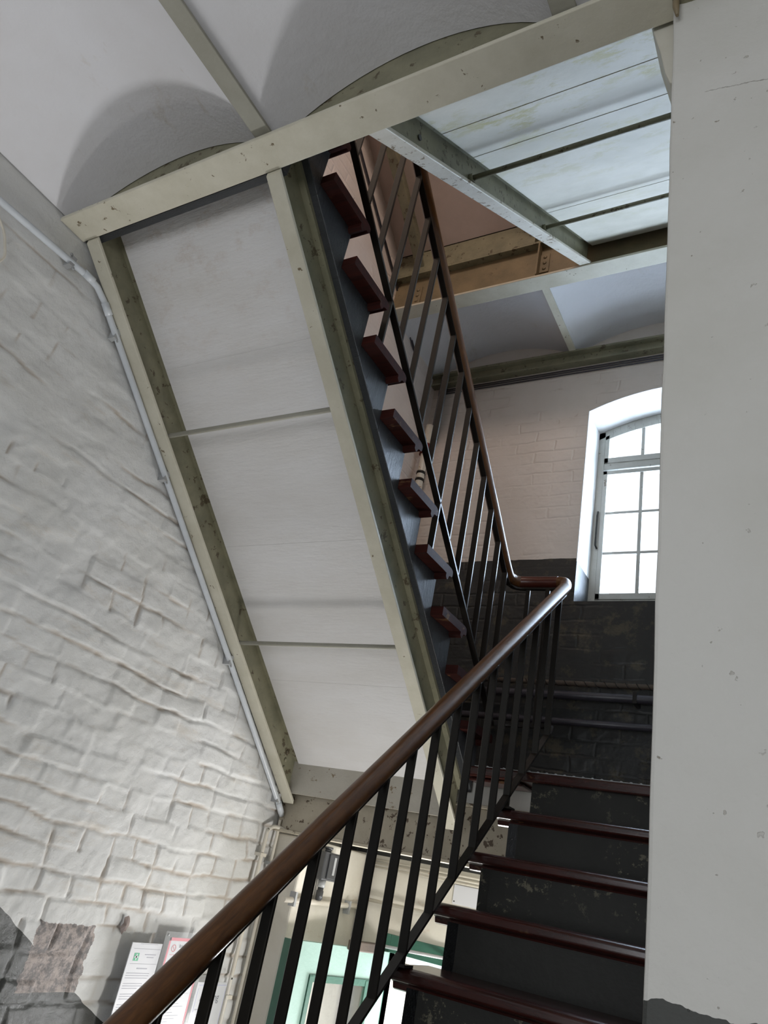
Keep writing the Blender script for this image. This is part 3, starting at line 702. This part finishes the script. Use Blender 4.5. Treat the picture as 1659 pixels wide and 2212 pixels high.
leafbox(lf,0,.15,-.022,.022,-1.52,TT); leafbox(lf,Ld-.12,Ld,-.022,.022,-1.52,TT); leafbox(lf,.15,Ld-.12,-.022,.022,TT-.14,TT); leafbox(lf,.15,Ld-.12,-.022,.022,-1.52,-1.15)
leaf=mk('door_leaf',lf,MAT['mint'],dr)
tag(mk('edge_strip',leafbox(M(),-.012,.003,-.030,.026,-1.52,TT),MAT['green'],leaf),'dark green leading edge')
g=M(); leafbox(g,.15,Ld-.12,.020,.030,TT-.165,TT-.135); leafbox(g,.15,.175,.020,.032,-1.15,TT-.14); leafbox(g,Ld-.16,Ld-.12,.020,.032,-1.15,TT-.14)
mk('glazing_bead',g,MAT['green'],leaf)
mk('pane',leafbox(M(),.16,Ld-.13,-.003,.003,-1.16,TT-.15),MAT['glass'],leaf)
q=A+d*(Ld-.30); 
cl=mk('door_closer',leafbox(M(),Ld-.34,Ld-.12,.022,.062,TT-.012,TT+.035),MAT['wrap'],leaf,bevel=.006)
e=A+d*(Ld-.16)+nn*.05
mk('closer_arm',M().tube([(e.x,e.y,TT+.03),(-1.95,4.06,DZ+.035),(-1.80,4.12,DZ+.04)],.008,8),MAT['brass'],dr)
o=mk('threshold',M().box(DX0,DX1,YF-.02,YF+.3,-1.54,-1.515),MAT['concrete'],dr)
# pavement and pale house front outside, seen as glare through the door
o=mk('pavement',M().box(-6,4,4.9,12,-1.66,-1.56),flat('pale_pavement',(.6,.6,.58),.9)); tag(o,'pale sunlit paving outside the green door','paving'); o['kind']='structure'

pl=thing('wall_plate','blank white plate screwed to the hall wall above the doorway','sign',(-1.75,YF,-.01))
mk('plate',M().box(-1.825,-1.60,YF-.012,YF,-.015,.080),MAT['paper'],pl,bevel=.002)
mk('screw',M().dome((-1.815,YF-.012,-.002),.004,(0,-1,0)),MAT['iron'],pl)

# ------------------------------------------------------------------ notices on the left wall
def text_mesh(s,size,mat,parent,y,z,x,name='lettering'):
    cu=bpy.data.curves.new('t','FONT'); cu.body=s; cu.size=size; cu.resolution_u=3
    ob=bpy.data.objects.new('t',cu); COL.objects.link(ob)
    dg=bpy.context.evaluated_depsgraph_get(); dg.update()
    me=bpy.data.meshes.new_from_object(ob.evaluated_get(dg)); bpy.data.objects.remove(ob)
    b=BASE[parent.name]
    for v in me.vertices:
        lx,ly=v.co.x,v.co.y; v.co=Vector((x,y+lx*.88,z+ly))-b
    me.materials.clear(); me.materials.append(mat); me.name=name
    o=bpy.data.objects.new(name,me); COL.objects.link(o); o.parent=parent; BASE[o.name]=b; return o
def bars(rows,x,mat,parent,name='printed_lines'):
    m=M()
    for (y0_,y1_,z,hgt) in rows: m.box(x,x+.0006,y0_,y1_,z-hgt,z)
    return mk(name,m,mat,parent)
rb=random.Random(11)
def board(name,label,y0_,y1_,ztop,zbot,off,base_mat='paper',border=None,group=None):
    b=thing(name,label,'notice',(XW,y0_,zbot),group)
    xf=XW+off
    mk('sheet',M().box(xf-.004,xf,y0_+.012,y1_-.012,zbot+.012,ztop-.012),MAT['paper'],b)
    return b,xf
# A: first aid / escape notice
b,xf=board('notice_board','white notice with a green first aid cross, leftmost of the three on the wall',2.60,2.80,-.385,-.80,.050)
mk('spacer',M().box(XW,xf-.004,2.69,2.70,-.60,-.59),MAT['brass'],b)
g=M().box(xf,xf+.0006,2.640,2.668,-.462,-.434); mk('green_square',g,MAT['inkgreen'],b)
g=M().box(xf+.0006,xf+.0012,2.651,2.657,-.459,-.437).box(xf+.0006,xf+.0012,2.643,2.665,-.451,-.445); mk('white_cross',g,MAT['paper'],b)
rows=[(2.70,2.765,-.437,.003),(2.715,2.755,-.447,.003),(2.66,2.76,-.40,.0012),(2.63,2.785,-.418,.0012),(2.63,2.785,-.472,.0012),(2.675,2.735,-.487,.004)]
z=-.505
while z>-.78:
    for _ in range(rb.choice((2,3,3))):
        rows.append((2.625,2.625+rb.uniform(.07,.14),z,.0022)); z-=.0085
    z-=.011
bars(rows,xf,MAT['inkgrey'],b)
# B: fire rules in an acrylic holder with a red border
b,xf=board('notice_board','red bordered fire notice in a clear holder, middle of the three',2.80,3.055,-.358,-.80,.060)
mk('acrylic_holder',M().box(xf+.003,xf+.006,2.775,3.065,-.82,-.345),MAT['acrylic'],b,bevel=.001)
mk('spacer',M().box(XW,xf-.004,2.92,2.93,-.60,-.59),MAT['brass'],b)
br=M().box(xf,xf+.0006,2.812,3.043,-.380,-.368).box(xf,xf+.0006,2.812,2.822,-.775,-.368).box(xf,xf+.0006,3.033,3.043,-.775,-.368).box(xf,xf+.0006,2.812,3.043,-.785,-.773)
mk('red_border',br,MAT['inkpink'],b)
ring=M(); cy,cz=2.850,-.408
for i in range(24):
    a=2*math.pi*i/24; a2=2*math.pi*(i+1)/24
    ring.add([(xf+.001,cy+r*math.cos(q_),cz+r*math.sin(q_)) for r,q_ in ((.011,a),(.014,a),(.014,a2),(.011,a2))],[(0,1,2,3)])
ring.add([(xf+.001,cy-.009,cz+.007),(xf+.001,cy-.007,cz+.009),(xf+.001,cy+.009,cz-.007),(xf+.001,cy+.007,cz-.009)],[(0,1,2,3)])
mk('prohibition_sign',ring,MAT['inkred'],b)
text_mesh('Brände verhüten',.0175,MAT['ink'],b,2.882,-.405,xf+.001)
text_mesh('Offenes Feuer verboten',.0085,MAT['inkgrey'],b,2.895,-.422,xf+.001)
text_mesh('Verhalten im Brandfall',.0155,MAT['ink'],b,2.850,-.478,xf+.001)
bars([(2.835,3.02,-.432,.0014)],xf,MAT['inkred'],b,'red_rule')
mk('fire_call_sign',M().box(xf,xf+.0006,2.832,2.862,-.545,-.515),MAT['inkred'],b)
mk('pictogram',M().box(xf+.0006,xf+.0012,2.837,2.842,-.541,-.519).box(xf+.0006,xf+.0012,2.849,2.857,-.539,-.521),MAT['paper'],b)
rows=[(2.915,2.955,-.452,.004),(2.83,2.895,-.492,.0022),(2.83,2.885,-.502,.0022),(2.965,2.99,-.494,.003)]; z=-.512
while z>-.565: rows.append((2.89,2.89+rb.uniform(.04,.09),z,.0022)); z-=.009
rows.append((2.83,3.02,-.575,.0014)); z=-.59
while z>-.76: rows.append((2.83,2.83+rb.uniform(.1,.18),z,.0022)); z-=.011
bars(rows,xf,MAT['inkgrey'],b)
sc_=M().dome((xf+.006,2.79,-.358),.006,(1,0,0)).dome((xf+.006,3.05,-.358),.006,(1,0,0)); mk('screw',sc_,MAT['brass'],b)
# C: warning sheet
b,xf=board('notice_board','white warning sheet with large dark heading, rightmost of the three on the wall',3.075,3.31,-.525,-.90,.045)
mk('acrylic_holder',M().box(xf+.003,xf+.006,3.06,3.325,-.92,-.508),MAT['acrylic'],b)
mk('spacer',M().box(XW-.01,xf-.004,3.19,3.20,-.70,-.69),MAT['brass'],b)
text_mesh('Achtung',.045,MAT['ink'],b,3.125,-.610,xf+.001)
bars([(3.10,3.295,-.548,.0014),(3.10,3.1014,-.56,.32),(3.294,3.2954,-.56,.32)],xf,MAT['inkblue'],b,'blue_border')
rows=[(3.11,3.20,-.640,.004),(3.12,3.20,-.66,.005)]; z=-.69
while z>-.86: rows.append((3.11,3.11+rb.uniform(.08,.17),z,.0022)); z-=.0115
bars(rows,xf,MAT['inkgrey'],b)
mk('screw',M().dome((xf+.006,3.315,-.52),.005,(1,0,0)).dome((xf+.006,3.07,-.52),.005,(1,0,0)),MAT['iron'],b)

# old plug hole and broken plaster on walls
pp=M(); cy,cz=2.585,-.345
pts=[]; rq=random.Random(5)
for i in range(14):
    a=2*math.pi*i/14; r_=.030*rq.uniform(.6,1.15); pts.append((XW+.006,cy+r_*.75*math.cos(a),cz+r_*1.1*math.sin(a)))
pp.add(pts+[(XW+.013,cy,cz)],[(i,(i+1)%14,14) for i in range(14)])
o=mk('wall_plug',pp,MAT['rust'],bevel=0); tag(o,'dark crumbling plug hole left of the notices on the brick wall','plug hole')

# jagged plaster infill beside the pier, below the right flight
m=M().ey([(-.345,2.60),(-.298,2.165),(-.270,2.02),(-.257,1.93),(-.245,1.885),(-.21,1.86),(-.05,1.86),(-.05,2.60)],1.20,1.35)
o=mk('trim_1',m,MAT['soffit3'],bevel=.004); tag(o,'ragged plaster cheek between the pier and the right flight',kind='structure')
yb_=M(); rq=random.Random(9)
prof=[(-.222,2.26),(-.222,2.03)]+[( -.215+.02*i,2.02+rq.uniform(-.012,.012)) for i in range(1,9)]+[(-.05,2.26)]
yb_.ey(prof,1.060,1.10)
o=mk('trim_2',yb_,MAT['olive']); tag(o,'broken yellowish plaster at the beam bearing above the pier',kind='structure')
o=mk('iron_hook',M().tube([(-.212,1.085,2.05),(-.212,1.082,1.99),(-.208,1.080,1.945)],[.009,.008,.004],8),MAT['ochre']); tag(o,'rusty spike hanging at the top left corner of the pier','spike')

# ------------------------------------------------------------------ light
w=bpy.data.worlds.new('World'); sc.world=w; w.use_nodes=True
bg=w.node_tree.nodes['Background']; bg.inputs[0].default_value=(.82,.90,1,1); bg.inputs[1].default_value=1.2
def area(name,loc,rot,sx,sy,power,color):
    l=bpy.data.lights.new(name,'AREA'); l.shape='RECTANGLE'; l.size=sx; l.size_y=sy; l.energy=power; l.color=color
    o=bpy.data.objects.new(name,l); COL.objects.link(o); o.location=Vector(loc)+Vector((0,0,OZ)); o.rotation_euler=rot; return o
R90=math.pi/2
# daylight at the stair window, the front door, and the hall window behind the viewer
area('window_daylight',(-.72,5.15,2.75),(-R90-math.radians(12),0,0),1.6,2.7,215,(.62,.78,1))
area('door_daylight',(-1.55,4.80,-1.38),(-R90-math.radians(40),0,0),1.3,.8,106,(.98,.985,1))
area('hall_window_daylight',(-.35,-3.1,-.1),(R90+math.radians(18),0,0),2.6,1.5,31,(.99,.99,1))
area('upper_fill',(-1.0,.3,5.6),(math.radians(50),0,math.radians(20)),1.0,.8,34,(1,.80,.68))  # added warm fill for the upper flights; no window opening here
l=area('under_stair_fill',(-1.0,3.3,-1.2),(0,0,0),.3,.3,17,(1,.98,.95))  # unseen fill added to brighten the hall wall; no lamp fixture
l.rotation_euler=(Vector((-2.1,4.3,.3))-Vector((-1.0,3.3,-1.2))).to_track_quat('-Z','Y').to_euler()

# ------------------------------------------------------------------ camera
cam=bpy.data.cameras.new('Camera'); co=bpy.data.objects.new('Camera',cam); COL.objects.link(co); sc.camera=co
yaw,pitch,roll=.59315047,.45650803,.21303112
cy_,sy_,cp,sp=math.cos(yaw),math.sin(yaw),math.cos(pitch),math.sin(pitch)
F=Vector((-sy_*cp,cy_*cp,sp)); R0=Vector((cy_,sy_,0)); U0=R0.cross(F)
Rv=R0*math.cos(roll)+U0*math.sin(roll); Uv=-R0*math.sin(roll)+U0*math.cos(roll)
mt=Matrix(((Rv.x,Uv.x,-F.x,0),(Rv.y,Uv.y,-F.y,0),(Rv.z,Uv.z,-F.z,OZ),(0,0,0,1)))
co.matrix_world=mt
cam.sensor_fit='VERTICAL'; cam.sensor_height=36; cam.lens=36*1606.25/2212
cam.clip_start=.02
sc.view_settings.view_transform='Standard'; sc.view_settings.look='None'; sc.view_settings.gamma=1; sc.view_settings.exposure=0.45; sc.view_settings.use_curve_mapping=False
